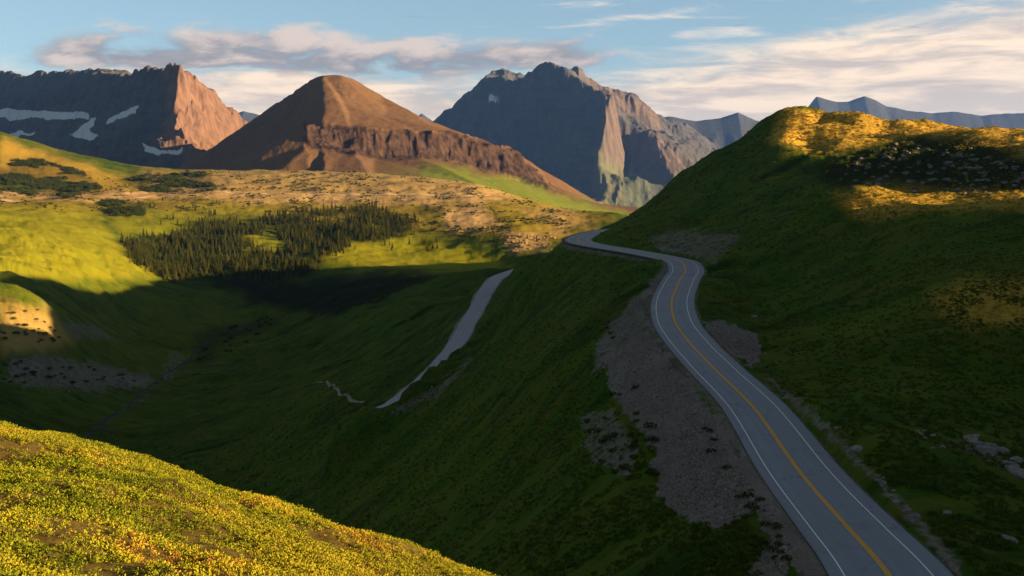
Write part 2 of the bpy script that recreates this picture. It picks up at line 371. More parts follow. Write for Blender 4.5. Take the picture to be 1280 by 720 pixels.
for poly,f,a,d0,d1 in [
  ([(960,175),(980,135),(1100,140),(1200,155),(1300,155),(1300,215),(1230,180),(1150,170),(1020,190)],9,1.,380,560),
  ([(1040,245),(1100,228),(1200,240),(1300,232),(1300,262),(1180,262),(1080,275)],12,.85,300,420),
  ([(1160,375),(1200,352),(1300,345),(1300,410),(1200,405)],14,.75,170,300),  # tint stands in for a streak of sunlight
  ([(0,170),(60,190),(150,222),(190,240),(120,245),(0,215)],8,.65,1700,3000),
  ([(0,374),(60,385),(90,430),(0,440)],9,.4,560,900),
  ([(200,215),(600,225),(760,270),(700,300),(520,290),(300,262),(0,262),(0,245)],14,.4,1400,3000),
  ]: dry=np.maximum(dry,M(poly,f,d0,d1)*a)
brt=np.zeros(X.shape)
for poly,f,a,d0,d1 in [
  ([(-40,255),(110,255),(150,300),(220,345),(100,352),(-40,352)],10,.9,900,1900),
  ([(290,290),(350,295),(360,315),(310,318)],3,1.,900,1900),([(290,262),(360,262),(370,270),(300,274)],3,.8,900,2200),
  ([(400,325),(430,300),(520,295),(610,318),(640,335),(540,340),(440,335)],9,.95,1000,1900),
  ([(590,215),(650,225),(700,262),(670,292),(640,282),(600,235)],9,.7,1400,3000),
  ([(130,262),(300,252),(420,262),(520,282),(480,300),(330,285),(200,300),(150,290)],12,.65,1300,2300),
  ([(-40,300),(200,350),(300,380),(340,430),(120,480),(-40,520)],30,.15,700,1500)
  ]: brt=np.maximum(brt,M(poly,f,d0,d1)*a)
dark=np.zeros(X.shape)
FOREST=[([(152,300),(190,298),(290,288),(345,295),(352,318),(420,322),(455,300),(520,282),(500,268),(420,262),(370,272),(292,276),(262,290),(180,302),(150,310),(200,344),(290,345),(360,350),(395,345)],1000,2000)]
def forestmask(px,py):
    a=polymask(px,py,[(148,302),(230,292),(268,270),(300,280),(365,268),(470,258),(525,280),(500,296),(440,304),(400,330),(392,348),(300,350),(205,347),(160,325)],5)
    h=np.maximum(polymask(px,py,[(308,292),(345,292),(358,305),(357,320),(330,316),(306,300)],3),polymask(px,py,[(290,255),(360,256),(368,268),(295,272)],3))
    return a*(1-h)
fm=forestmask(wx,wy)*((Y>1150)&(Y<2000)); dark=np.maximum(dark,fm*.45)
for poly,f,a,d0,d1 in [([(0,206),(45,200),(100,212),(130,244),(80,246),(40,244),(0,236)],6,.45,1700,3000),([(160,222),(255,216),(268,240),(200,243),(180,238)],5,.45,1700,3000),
   ([(230,342),(380,350),(420,345),(500,340),(560,346),(500,368),(420,398),(340,385)],10,.95,950,1300),([(1010,215),(1060,190),(1130,172),(1200,172),(1300,195),(1300,240),(1200,240),(1120,232),(1040,232)],12,.85,330,520),  # first outline paints in the shadow band below the forest
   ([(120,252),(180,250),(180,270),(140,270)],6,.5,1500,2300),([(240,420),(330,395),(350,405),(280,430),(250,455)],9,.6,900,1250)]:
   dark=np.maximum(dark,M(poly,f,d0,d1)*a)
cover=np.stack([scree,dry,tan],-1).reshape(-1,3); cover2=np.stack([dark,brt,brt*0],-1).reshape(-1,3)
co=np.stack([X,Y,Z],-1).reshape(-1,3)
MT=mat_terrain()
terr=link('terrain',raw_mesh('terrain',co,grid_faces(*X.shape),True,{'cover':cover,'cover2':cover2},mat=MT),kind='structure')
def terrain_z(x,y):
    """height of the built terrain at world x,y (arrays)"""
    u=np.asarray(x)/np.asarray(y); t=np.log(y)
    iu=np.clip(np.searchsorted(ua,u)-1,0,len(ua)-2); it=np.clip(np.searchsorted(ta,t)-1,0,len(ta)-2)
    fu=(u-ua[iu])/(ua[iu+1]-ua[iu]); ft=(t-ta[it])/(ta[it+1]-ta[it])
    return (Z[it,iu]*(1-fu)+Z[it,iu+1]*fu)*(1-ft)+(Z[it+1,iu]*(1-fu)+Z[it+1,iu+1]*fu)*ft
# lowland reaching the horizon, under and behind everything
gme=raw_mesh('ground',np.array([(-24000,-900,-235),(24000,-900,-235),(24000,29000,-235),(-24000,29000,-235)],float),np.array([[0,1,2,3]]),False,{'cover':np.zeros((4,3)),'cover2':np.zeros((4,3))},mat=MT)
link('ground',gme,kind='structure')

# ------------------------------------------------------------------ roads
def ribbon(L,offs,dz,name,mat,parent=None,i0=0,i1=None,crown=0.,rag=0.,taper=0,**kw):
    """flat strip along L between lateral offsets offs[0]..offs[-1]"""
    L=L[i0:i1]; tn=np.gradient(L[:,:2],axis=0); tn/=np.hypot(tn[:,0],tn[:,1])[:,None]+1e-9
    nx,ny=tn[:,1],-tn[:,0]; rows=[]
    tp=np.ones(len(L))
    if taper: tp[-taper:]=np.linspace(1,.22,taper)
    for j,o in enumerate(offs):
        o=o*tp
        if rag and j in (0,len(offs)-1): o=o+np.sign(o)*np.clip(fbm(np.arange(len(L))*.11,np.full(len(L),j*3.3),5,61)*rag*1.6+rag*.25,-.6,rag*1.6)[:,None][:,0]
        rows.append(np.stack([L[:,0]+nx*o,L[:,1]+ny*o,L[:,2]+dz-crown*np.abs(o)],-1))
    n=len(L); k=len(offs); co=np.stack(rows,1).reshape(-1,3)
    sdist=np.r_[0,np.cumsum(np.hypot(*np.diff(L[:,:2],axis=0).T))]
    lat=np.tile(np.array(offs,float),n); s=np.repeat(sdist,k)
    # solid: skirt the edge down
    me=raw_mesh(name,co,grid_faces(n,k)[:,::-1],True,{'lat':lat,'along':s},mat=mat)
    return link(name,me,parent,**kw)
def mat_asphalt(name='asphalt',base=(.13,.152,.20)):
    m,t,b=newmat(name); P=pos(t); lat=attr(t,'lat').outputs['Fac']; al=attr(t,'along').outputs['Fac']
    n1=t.noise(P,6,6,.75); n2=t.noise(P,.16,5,.6)
    c=t.ramp(n1,[(.25,tuple(x*.78 for x in base)),(.75,tuple(x*1.2 for x in base))])
    # lengthwise wheel wear and patches
    cb=t.n('ShaderNodeCombineXYZ'); t.l(t.math('MULTIPLY',lat,1.1),cb.inputs[0]); t.l(t.math('MULTIPLY',al,.015),cb.inputs[1])
    n3=t.noise(cb.outputs[0],1.0,4,.6); c=t.mix(t.math('MULTIPLY',t.sm(n3,.45,.65),.35),c,tuple(x*1.45 for x in base))
    c=t.mix(t.math('MULTIPLY',t.sm(n2,.55,.7),.3),c,tuple(x*.6 for x in base))
    for w0 in (-2.65,-.95,.95,2.65):       # wheel tracks
        k=t.math('ABSOLUTE',t.math('SUBTRACT',lat,w0)); c=t.mix(t.math('MULTIPLY',t.sm(k,.42,.1),.16),c,tuple(x*1.5 for x in base))
    vo=t.n('ShaderNodeTexVoronoi',feature='DISTANCE_TO_EDGE'); vo.inputs['Scale'].default_value=.16; cb2=t.n('ShaderNodeVectorMath',operation='ADD'); t.l(P,cb2.inputs[0])
    nn=t.n('ShaderNodeTexNoise'); nn.inputs['Scale'].default_value=.7; nn.inputs['Detail'].default_value=6; t.l(P,nn.inputs['Vector']); sc_=t.n('ShaderNodeVectorMath',operation='SCALE'); t.l(nn.outputs['Color'],sc_.inputs[0]); sc_.inputs['Scale'].default_value=3.; t.l(sc_.outputs[0],cb2.inputs[1]); t.l(cb2.outputs[0],vo.inputs['Vector'])
    ck=t.math('MULTIPLY',t.sm(vo.outputs['Distance'],.013,.006),t.sm(n2,.46,.56)); c=t.mix(t.math('MULTIPLY',ck,.75),c,tuple(x*.3 for x in base))
    t.l(c,b.inputs['Base Color']); b.inputs['Roughness'].default_value=.62; b.inputs['Specular IOR Level'].default_value=.5
    bump(t,b,n1,.3,.02); return m
def mat_paint(name,col):
    m,t,b=newmat(name); P=pos(t); n=t.noise(P,5,6,.8); c=t.mix(t.sm(n,.5,.72),col,tuple(x*.45 for x in col)); t.l(c,b.inputs['Base Color']); b.inputs['Roughness'].default_value=.6; return m
def mat_gravel():
    m,t,b=newmat('shoulder_gravel'); P=pos(t); n=t.noise(P,1.6,7,.8); c=t.ramp(n,[(.3,(.06,.055,.04)),(.5,(.11,.10,.075)),(.7,(.19,.175,.14))])
    c=t.mix(t.math('MULTIPLY',t.sm(t.noise(P,.3,5,.7),.5,.6),.7),c,(.05,.06,.02)); t.l(c,b.inputs['Base Color']); bump(t,b,n,.6,.15); return m
MA=mat_asphalt(); MG=mat_gravel(); MW=mat_paint('white_road_paint',(.85,.86,.88)); MY=mat_paint('yellow_road_paint',(.75,.36,.01))
ribbon(ROAD,[-6.3,-5.7,-4.7,0,5.2,5.7,6.1],-.06,'shoulder',MG,kind='structure',crown=.004)
ribbon(ROAD,[-4.85,-3.4,-1.7,0,1.7,3.4,5.3],0.03,'road',MA,kind='structure',crown=.012)
rl=len(ROAD)
for o,nm in ((-3.6,'edge_line'),(3.6,'edge_line')): ribbon(ROAD,[o-.06,o+.06],.036,nm,MW,kind='structure',crown=.012)
for o in (-.13,.13): ribbon(ROAD,[o-.1,o+.1],.036,'centre_line',MY,kind='structure',crown=.012)
def mat_simple(name,a,b_,sc=3.,bs=.5,bd=.1,r=.9):
    m,t,b=newmat(name); P=pos(t); n=t.noise(P,sc,6,.7); c=t.ramp(n,[(.3,a),(.7,b_)]); t.l(c,b.inputs['Base Color']); b.inputs['Roughness'].default_value=r; bump(t,b,n,bs,bd); return m
def at(px,py,d0,d1):
    m=vis&(Y>d0)&(Y<d1); d=(PX-px)**2+(PY-py)**2; d[~m]=1e12; i=np.unravel_index(np.argmin(d),d.shape); return np.array([X[i],Y[i],Z[i]])
MG2=mat_simple('roadside_rubble',(.12,.11,.10),(.30,.28,.26),.5,.6,.3)
MA2=mat_asphalt('weathered_asphalt',(.26,.265,.30))
ribbon(LOW,[-4.4,-2,0,2,4.6],-.02,'shoulder',MG2,kind='structure',crown=.01,rag=.8,taper=26)
ribbon(LOW,[-3.9,-2,0,2,3.9],.05,'road',MA2,kind='structure',crown=.01,rag=.2,taper=26)
def draped(pp,w,lift,name,mat,d0,d1,rag=.5):
    L=spline([at(a,b,d0,d1) for a,b in pp],4.); L[:,2]=terrain_z(L[:,0],L[:,1])
    k=np.array([1,2,1])/4
    for _ in range(3): L[1:-1,:2]=.25*L[:-2,:2]+.5*L[1:-1,:2]+.25*L[2:,:2]
    tn=np.gradient(L[:,:2],axis=0); tn/=np.hypot(tn[:,0],tn[:,1])[:,None]+1e-9; rows=[]
    for j,o in enumerate((-1,-.4,.4,1)):
        o=o*w*.5*(1+rag*fbm(np.arange(len(L))*.13,np.full(len(L),j*5.1),4,66)); x=L[:,0]+tn[:,1]*o; y=L[:,1]-tn[:,0]*o
        rows.append(np.stack([x,y,terrain_z(x,y)+lift],-1))
    return link(name,raw_mesh(name,np.stack(rows,1).reshape(-1,3),grid_faces(len(L),4)[:,::-1],True,mat=mat),kind='structure')
MP=mat_simple('trail_gravel',(.16,.13,.10),(.34,.29,.22),.6,.4,.2); MPT=mat_simple('dry_track',(.42,.29,.14),(.62,.46,.26),.1,.3,.3); MCR=mat_simple('creek_bed',(.02,.024,.022),(.09,.09,.08),.25,.5,.5)
draped([(0,250),(60,251.5),(120,250.5),(180,247),(230,242.5),(300,241.5),(400,242.5),(500,243.5),(600,247)],13,.5,'track',MPT,1450,2150,.3)
draped([(380,467),(392,470),(408,476),(418,484),(424,494),(438,501),(455,503)],1.4,.3,'trail',MP,380,620,.25)
draped([(345,402),(320,410),(285,416),(255,432),(240,444),(222,460),(196,480),(160,508),(128,530),(106,546)],3.2,.15,'creek',MCR,500,1300,.9)

# ------------------------------------------------------------------ mountains from ridge skeletons
def mountain(name,mat,pts,edges,pxr,Dr,n,warp=60,wamp=25,namp=30,nsc=400,base=-150,sm=1,masks=None,margin=True,bk=None,rough_fn=None):
    """pts: (px,py,D) or ('z',px,D,z). edges: index pairs. Height field from a constrained triangulation."""
    P=[];ZZ=[]
    for p in pts:
        if p[0]=='z':
            D=p[2]; P.append(((p[1]-640)/F,math.log(D))); ZZ.append(p[3])
        else:
            x,y,z=W(*p); P.append((x/y,math.log(y))); ZZ.append(z)
    u0,u1=(pxr[0]-640)/F,(pxr[1]-640)/F; t0,t1=math.log(Dr[0]),math.log(Dr[1])
    nb=8
    for i in range(nb+1):
        for (a,b) in ((u0+(u1-u0)*i/nb,t0),(u0+(u1-u0)*i/nb,t1)): P.append((a,b)); ZZ.append(base)
    for i in range(1,nb):
        for (a,b) in ((u0,t0+(t1-t0)*i/nb),(u1,t0+(t1-t0)*i/nb)):
            P.append((a,b)); ZZ.append(base if bk is None else bk)
    K=1.0
    vin=[Vector((a,b*K)) for a,b in P]
    vo,eo,fo,ov,oe,of=delaunay_2d_cdt(vin,edges,[],0,1e-7)
    zo=[]
    for k,v in enumerate(vo):
        if ov[k]: zo.append(ZZ[ov[k][0]])
        else:
            d=[(v-w).length for w in vin]; j=np.argsort(d)[:2]; zo.append((ZZ[j[0]]*d[j[1]]+ZZ[j[1]]*d[j[0]])/(d[j[0]]+d[j[1]]))
    nu,nt=n; au=np.linspace(u0,u1,nu); at=np.linspace(t0,t1,nt); G=np.full((nt,nu),float(base))
    for f in fo:
        for q in range(1,len(f)-1):
            A,B,C=[(vo[i].x,vo[i].y,zo[i]) for i in (f[0],f[q],f[q+1])]
            iu0=max(0,int((min(A[0],B[0],C[0])-u0)/(au[1]-au[0]))); iu1=min(nu,int((max(A[0],B[0],C[0])-u0)/(au[1]-au[0]))+2)
            it0=max(0,int((min(A[1],B[1],C[1])-t0)/(at[1]-at[0]))); it1=min(nt,int((max(A[1],B[1],C[1])-t0)/(at[1]-at[0]))+2)
            if iu1<=iu0 or it1<=it0: continue
            uu,tt=np.meshgrid(au[iu0:iu1],at[it0:it1])
            den=(B[1]-C[1])*(A[0]-C[0])+(C[0]-B[0])*(A[1]-C[1])
            if abs(den)<1e-14: continue
            w1=((B[1]-C[1])*(uu-C[0])+(C[0]-B[0])*(tt-C[1]))/den; w2=((C[1]-A[1])*(uu-C[0])+(A[0]-C[0])*(tt-C[1]))/den; w3=1-w1-w2
            ins=(w1>=-1e-6)&(w2>=-1e-6)&(w3>=-1e-6); sub=G[it0:it1,iu0:iu1]; sub[ins]=(w1*A[2]+w2*B[2]+w3*C[2])[ins]
    G=smooth(G,sm); Uu,Tt=np.meshgrid(au,at); y=np.exp(Tt); x=Uu*y
    wx_=fbm(x/nsc,y/nsc,5,3)*wamp; wy_=fbm(x/nsc,y/nsc,5,8)*wamp
    wx_=wx_+fbm(x/warp,y/warp*.5,4,13)*wamp*.35; wy_=wy_+ridged(x/warp,y/(warp*3),4,18)*wamp*.55-wamp*.24
    if rough_fn is not None:
        k_=.25+.75*np.clip(rough_fn(x,y,bil(G,au,at,x/y,np.log(y))),0,1); wx_=wx_*k_; wy_=wy_*k_
    y2=y+wy_; x2=x+wx_; z=bil(G,au,at,x2/y2,np.log(y2))
    h=ss(base,base+250,z)
    rg=(ridged(x/nsc,y/nsc,6,5)-.45)*namp+fbm(x/nsc*4,y/nsc*4,5,9)*namp*.25
    if rough_fn is not None: rg=rg*rough_fn(x,y,z)
    z=z+rg*h
    px,py=project(x,y,z)
    A=np.zeros(x.shape+(3,))
    qx=px+fbm(px/22,py/14,4,4)*5; qy=py+fbm(px/22,py/14,4,6)*4
    if masks:
        for ch,poly,f,a,*w in masks: 
            aa,bb=(px,py) if w else (qx,qy)
            A[...,ch]=np.maximum(A[...,ch],polymask(aa,bb,poly,f)*a)
    me=raw_mesh(name,np.stack([x,y,z],-1).reshape(-1,3),grid_faces(nt,nu),True,{'cover':A.reshape(-1,3)},mat=mat)
    return link(name,me,kind='structure')

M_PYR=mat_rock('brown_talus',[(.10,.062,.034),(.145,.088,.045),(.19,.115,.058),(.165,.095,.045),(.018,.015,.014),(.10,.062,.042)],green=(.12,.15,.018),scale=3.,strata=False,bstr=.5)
pyr_pts=[(405,93.5,3600),(398,125,3310),(384,155,3030),(383,182,2890),(352,207,2780),(300,217,2820),
 (385,100,3680),(350,125,4100),(300,165,4600),(255,193,4900),(215,213,5000),(165,228,5050),
 (300,213,3900),(220,217,4200),(340,190,3700),
 (437,97,3690),(480,120,3740),(530,148,3740),(562,161,3690),(600,175,3590),(640,190,3480),(657,205,3420),(680,226,3350),(720,247,3250),(775,270,3100),
 (437,160,3040),(470,163,3070),(527,167,3140),(567,168,3200),(593,177,3240),(643,192,3320),
 (437,184,2985),(467,198,2995),(510,192,3060),(543,198,3110),(593,208,3170),(643,216,3240),(677,240,3270),
 (384,181,2910),
 (400,230,2520),(470,228,2520),(540,228,2560),(600,232,2600),(650,245,2640),(700,262,2650),(330,228,2560),
 (480,145,3400),(540,158,3430),(430,130,3360),
 (350,212,2700),(420,93,3640),(395,95.5,3620),(452,103,3710),(428,95,3600),
 ('z',405,4400,60),('z',480,4400,40),('z',560,4300,20),('z',640,4100,-20),('z',700,3900,-60),('z',300,5500,40),('z',780,3500,-80)]
pe=[(0,1),(1,2),(2,38),(38,4),(4,5),(0,67),(67,6),(6,7),(7,8),(8,9),(9,10),(10,11),(0,66),(66,15),(15,68),(68,16),(16,17),(17,18),(18,19),(19,20),(20,21),(21,22),(22,23),(23,24),
    (2,25),(25,26),(26,27),(27,28),(28,29),(29,30),(38,31),(31,32),(32,33),(33,34),(34,35),(35,36),(36,37)]
def pyr_rough(x,y,z):
    px,py=project(x,y,z); cl=polymask(px,py,[(380,156),(437,160),(570,167),(648,189),(692,236),(676,236),(590,208),(543,197),(467,197),(383,181)],4)
    return .09+1.15*cl
mountain('mountain',M_PYR,pyr_pts,pe,(120,860),(2350,5600),(760,520),warp=46,wamp=26,namp=25,nsc=200,base=-90,sm=9,rough_fn=pyr_rough,
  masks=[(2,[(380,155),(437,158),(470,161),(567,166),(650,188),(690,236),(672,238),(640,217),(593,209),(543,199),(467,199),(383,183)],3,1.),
         (1,[(530,206),(560,208),(600,215),(650,224),(700,244),(790,268),(790,300),(600,300),(520,240)],7,1.),
         (1,[(470,215),(545,205),(560,235),(480,240)],9,.4),
         (2,[(690,235),(780,268),(740,262)],4,.6)])
M_WALL=mat_rock('grey_brown_cliff',[(.06,.06,.065),(.095,.09,.09),(.14,.12,.11),(.12,.10,.085),(.115,.070,.050),(.225,.138,.095)],green=(.06,.08,.03),scale=1.5)
wall_pts=[(228,84,5000),(229,140,4850),(240,188,4600),(240,205,4450),                    #0-3 prow
 (216,83,5080),(186,87,5300),(172,93,5450),(155,88,6300),(130,92,5900),(80,91,6600),(20,91,7300),(-60,90,7900),(-140,92,8300), #4-12 skyline
 (245,101,5200),(262,116,5400),(277,126,5500),(290,141,5650),(308,155,5800),(330,170,6000),(270,185,5000),(300,180,5400),     #13-20
 (150,140,5300),(60,140,6300),(-60,140,7300),(200,205,4500),(120,205,4900),(30,205,5600),(-80,205,6300),(215,150,4880),                    #21-28
 ('z',228,6500,200),('z',130,7800,300),('z',0,9000,300),('z',300,7000,50)]
we=[(0,1),(1,2),(2,3),(0,4),(4,5),(5,6),(6,8),(8,9),(9,10),(10,11),(11,12),(0,13),(13,14),(14,15),(15,16),(16,17),(17,18)]
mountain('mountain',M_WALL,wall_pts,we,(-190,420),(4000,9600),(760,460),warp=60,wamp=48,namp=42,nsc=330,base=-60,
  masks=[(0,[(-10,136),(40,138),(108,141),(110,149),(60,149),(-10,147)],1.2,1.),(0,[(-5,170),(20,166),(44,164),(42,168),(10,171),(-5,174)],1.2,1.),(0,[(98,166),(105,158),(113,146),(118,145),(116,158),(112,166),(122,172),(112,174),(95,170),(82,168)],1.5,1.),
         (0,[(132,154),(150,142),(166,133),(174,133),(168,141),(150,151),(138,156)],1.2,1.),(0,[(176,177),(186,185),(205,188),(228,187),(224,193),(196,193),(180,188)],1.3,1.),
         (2,[(206,80),(240,84),(280,118),(325,156),(340,180),(240,200),(205,190)],5,1.,1)])  # last outline paints the sunlit face in a warmer, lighter rock colour
M_CEN=mat_rock('blue_grey_cliff',[(.06,.065,.07),(.085,.09,.095),(.12,.115,.115),(.095,.095,.10),(.085,.07,.062),(.19,.142,.12)],green=(.10,.13,.06),scale=.9)
cen_pts=[(690,77,9000),(707,82,8950),(737,108,8750),(758,122,8500),(757,160,8300),(745,210,8050),(752,250,7700),                                   #0-6 prow
 (670,86,9150),(655,98,9300),(640,100,9500),(623,96,9700),(607,95,9800),(590,113,10000),(573,128,10200),(553,153,10500),(520,170,11000),             #7-15 skyline
 (623,88,10500),(636,92,10600),(650,93,10500),                                                                                                    #16-18 back lit tops
 (720,84,10000),(743,99,10200),(760,107,10300),(778,111,10400),(800,124,10600),(824,140,10900),(860,158,11200),                                  #19-25 back ridge
 (775,180,8700),(790,235,8300),(770,140,8950),                                                                                                  #26-28 gully
 (803,153,8650),(824,172,8500),(838,200,8300),(842,235,8000),(803,290,7500),                                                                                    #29-33 second spur
 (824,163,8900),(867,208,9300),(880,225,9500),(790,140,9300),                                                                                   #34-37
 (620,200,9000),(690,200,8500),(560,200,9800),(640,150,9250),(700,150,8750),                                                                                                         #38-42 dark face
 ('z',690,9800,700),('z',740,9500,450),('z',860,10000,100),('z',620,12500,100),('z',760,12800,100),(745,118,9150)]
ce=[(0,1),(1,2),(2,3),(3,4),(4,5),(5,6),(0,7),(7,8),(8,9),(9,10),(10,11),(11,12),(12,13),(13,14),(14,15),(16,17),(17,18),(19,20),(20,21),(21,22),(22,23),(23,24),(24,25),(18,19),
    (28,26),(26,27),(29,30),(30,31),(31,32),(32,33),(29,34),(34,35),(35,36),(3,28)]
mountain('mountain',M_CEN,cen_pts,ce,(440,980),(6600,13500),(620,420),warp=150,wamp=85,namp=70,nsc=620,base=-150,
  masks=[(2,[(757,120),(775,135),(785,190),(778,258),(745,258),(740,215),(752,180)],5,.8),(2,[(800,150),(870,208),(850,230),(815,190)],5,.8),(2,[(705,78),(760,104),(824,138),(830,160),(800,150),(758,120)],4,.9),  # sunlit faces and ridge painted in warmer, lighter rock
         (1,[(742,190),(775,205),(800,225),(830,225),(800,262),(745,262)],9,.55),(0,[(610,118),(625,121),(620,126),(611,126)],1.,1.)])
def far_range(mat,sky,D,depth,drop,seed,amp):
    """a far range: skyline samples (px,py) at distance D, faces falling forwards and backwards"""
    sk=np.array([W(a,b,D) for a,b in sky]); x0,x1=sk[0,0],sk[-1,0]
    nx=420; ny=120; xs=np.linspace(x0,x1,nx); ys=np.linspace(D-depth,D+depth,ny); x,y=np.meshgrid(xs,ys)
    cr=np.interp(x+fbm(x/900,y/900,4,seed)*80*(np.abs(y-D)/depth),sk[:,0],sk[:,2]); k=np.abs(y-D-0*fbm(x/1500,x*0,3,seed)*300)/depth
    z=cr-(drop)*k**.8+ (ridged(x/1300,y/1300,6,seed)-.55)*amp*np.clip(k*4,0.12,1)
    A=np.zeros((nx*ny,3)); 
    link('mountain_range',raw_mesh('mountain_range',np.stack([x,y,z],-1).reshape(-1,3),grid_faces(ny,nx),True,{'cover':A},mat=mat),kind='structure')
M_FAR=mat_rock('far_rock',[(.05,.06,.065),(.07,.08,.085),(.09,.09,.10),(.07,.075,.08),(.2,.2,.2),(.2,.2,.2)],scale=.5,strata=False)
far_range(M_FAR,[(700,190),(780,160),(810,145),(840,142),(870,146),(900,142),(922,135),(945,146),(960,150),(975,144),(1000,150),(1040,165),(1100,175)],15000,3200,2000,3,330)
far_range(M_FAR,[(880,190),(940,160),(985,146),(1008,133),(1020,118),(1045,124),(1060,124),(1080,117),(1095,122),(1108,130),(1130,134),(1165,138),(1190,136),(1225,141),(1260,138),(1290,137),(1340,132),(1420,140),(1520,150)],19500,3600,2400,5,360)
far_range(M_FAR,[(200,190),(270,150),(290,140),(305,136),(322,140),(345,150),(420,170),(500,160),(518,146),(527,138),(538,146),(552,156),(600,170),(680,190)],20500,3200,2000,8,300)

# ------------------------------------------------------------------ knoll in front, with its ground cover
kp=[];kv=[]
for p in [(0,535,44),(60,538,43),(120,556,42),(200,583,41),(260,603,41),(330,628,40),(400,652,38),(480,678,37),(540,698,36),(600,720,35),(0,600,27),(100,620,27),(200,650,27),(300,670,28),(400,700,29),(0,720,17),(150,720,19),(300,720,22),(430,720,27),(650,780,31),(-150,500,52),(-150,720,17),(-400,480,60),(-300,600,30)]:
    x,y,z=W(*p); kp.append((x/20,y/20)); kv.append(z)
for x,y,z in [(-14,60,-21),(0,55,-24),(14,50,-27),(-30,62,-20),(-50,75,-22),(15,32,-20),(22,36,-27),(10,20,-13),(20,22,-20),(-5,8,-6.2),(5,8,-7.6),(-20,8,-5.5),(14,8,-12),(24,8,-20)]:
    kp.append((x/20,y/20)); kv.append(z)
KF=tps(kp,kv,1e-3)
def knoll_z(x,y): return KF(x/20,y/20)+fbm(x/5,y/5,4,55)*.42+fbm(x/1.1,y/1.1,3,56)*.05
kx,ky=np.meshgrid(np.linspace(-58,26,420),np.linspace(6,76,360)); kz=knoll_z(kx,ky)
def mat_soil():
    m,t,b=newmat('knoll_soil'); P=pos(t); n=t.noise(P,1.4,6,.7); c=t.ramp(n,[(.3,(.05,.035,.015)),(.55,(.11,.085,.02)),(.75,(.20,.14,.04))]); t.l(c,b.inputs['Base Color']); bump(t,b,n,.6,.15); return m
link('knoll',raw_mesh('knoll',np.stack([kx,ky,kz],-1).reshape(-1,3),grid_faces(*kx.shape),True,mat=mat_soil()),kind='structure')

def scatter_mesh(name,proto_list,P,scale,rotz,rnd,mat,tilt=None,smooth_=False,parent=None,**kw):
    """bake many copies of small prototypes (verts, tris, shade) into one mesh (uncountable stuff only)"""
    cos=[];fs=[];rs=[];off=0; which=RNG.integers(0,len(proto_list),len(P))
    for k,(v,f,sh) in enumerate(proto_list):
        m=which==k; n=int(m.sum())
        if n==0: continue
        c,s=np.cos(rotz[m])[:,None],np.sin(rotz[m])[:,None]; sc=scale[m][:,None]
        x=v[:,0][None]*sc; y=v[:,1][None]*sc; z=v[:,2][None]*sc
        co=np.stack([x*c-y*s,x*s+y*c,z],-1)+P[m][:,None,:]
        cos.append(co.reshape(-1,3)); fs.append((f[None]+(np.arange(n)*len(v))[:,None,None]+off).reshape(-1,3)); off+=n*len(v)
        rs.append(np.clip(rnd[m][:,None]+sh[None],0,1).ravel())
    return link(name,raw_mesh(name,np.concatenate(cos),np.concatenate(fs),smooth_,{'rnd':np.concatenate(rs)},k=3,mat=mat),parent,**kw)
def leafy(nl,h,r,ll,lw,seed,up=.8):
    """low plant: leaf blades (two tris each) on several stems"""
    g=np.random.default_rng(seed); V=[];Fc=[];Sh=[]
    for i in range(nl):
        a=g.uniform(0,6.283); q=g.uniform(0,1)**.6*r; z=g.uniform(.15,1)*h*(1-.35*(q/r)**2)
        c=np.array([math.cos(a)*q,math.sin(a)*q,z]); d=np.array([math.cos(a)*g.uniform(.2,1),math.sin(a)*g.uniform(.2,1),up*g.uniform(.2,1.4)])+g.normal(0,.35,3); d/=np.linalg.norm(d)
        s=np.cross(d,g.normal(0,1,3)); s/=np.linalg.norm(s); L=ll*g.uniform(.6,1.2); w=lw*g.uniform(.7,1.2)
        b=len(V); V+=[c-d*L*.5,c+s*w*.5,c+d*L*.5,c-s*w*.5]; Fc+=[(b,b+1,b+2),(b,b+2,b+3)]; sh=g.uniform(-.12,.12)+.12*(z/h-.5); Sh+=[sh]*4
    return np.array(V),np.array(Fc),np.array(Sh)
N=46000
sx=RNG.uniform(-46,24,N*3); sy=RNG.uniform(9,62,N*3)
sz=knoll_z(sx,sy); qx,qy=project(sx,sy,sz); ok=(qx>-90)&(qx<760)&(qy>500)&(qy<800)
sx,sy,sz,qx,qy=[a[ok] for a in (sx,sy,sz,qx,qy)]
keep=RNG.uniform(0,1,len(sx))<np.clip(.75+fbm(sx/2.2,sy/2.2,3,77)*.9,.12,1)
sx,sy,sz,qx,qy=[a[keep][:N] for a in (sx,sy,sz,qx,qy)]; N=len(sx)
rn=np.clip(.38+fbm(sx/3.5,sy/3.5,4,78)*.42+RNG.normal(0,.10,N),0,1)
red=polymask(qx,qy,[(120,760),(140,690),(260,680),(300,720),(300,760)],25)*.18+polymask(qx,qy,[(300,608),(420,650),(620,715),(600,740),(400,668),(300,630)],14)*.2+polymask(qx,qy,[(330,760),(430,680),(600,715),(600,760)],20)*.18
rn=np.clip(rn+red*.75,0,1)
M_PL=mat_leaf('knoll_leaves',[(0,(.03,.055,.006)),(.28,(.14,.18,.012)),(.6,(.31,.31,.018)),(.82,(.44,.29,.03)),(.93,(.28,.12,.03)),(1,(.17,.05,.035))],(.28,.25,.02))
protos=[leafy(34,.20,.16,.066,.036,s) for s in range(5)]
g_sc=RNG.uniform(.5,1.05,N)*(1+.25*fbm(sx/2.2,sy/2.2,3,77))
scatter_mesh('ground_cover',protos,np.stack([sx,sy,sz-.02],-1),g_sc,RNG.uniform(0,6.283,N),rn,M_PL,kind='stuff',label='low golden green leafy plants covering the sunlit knoll in front',category='ground cover')

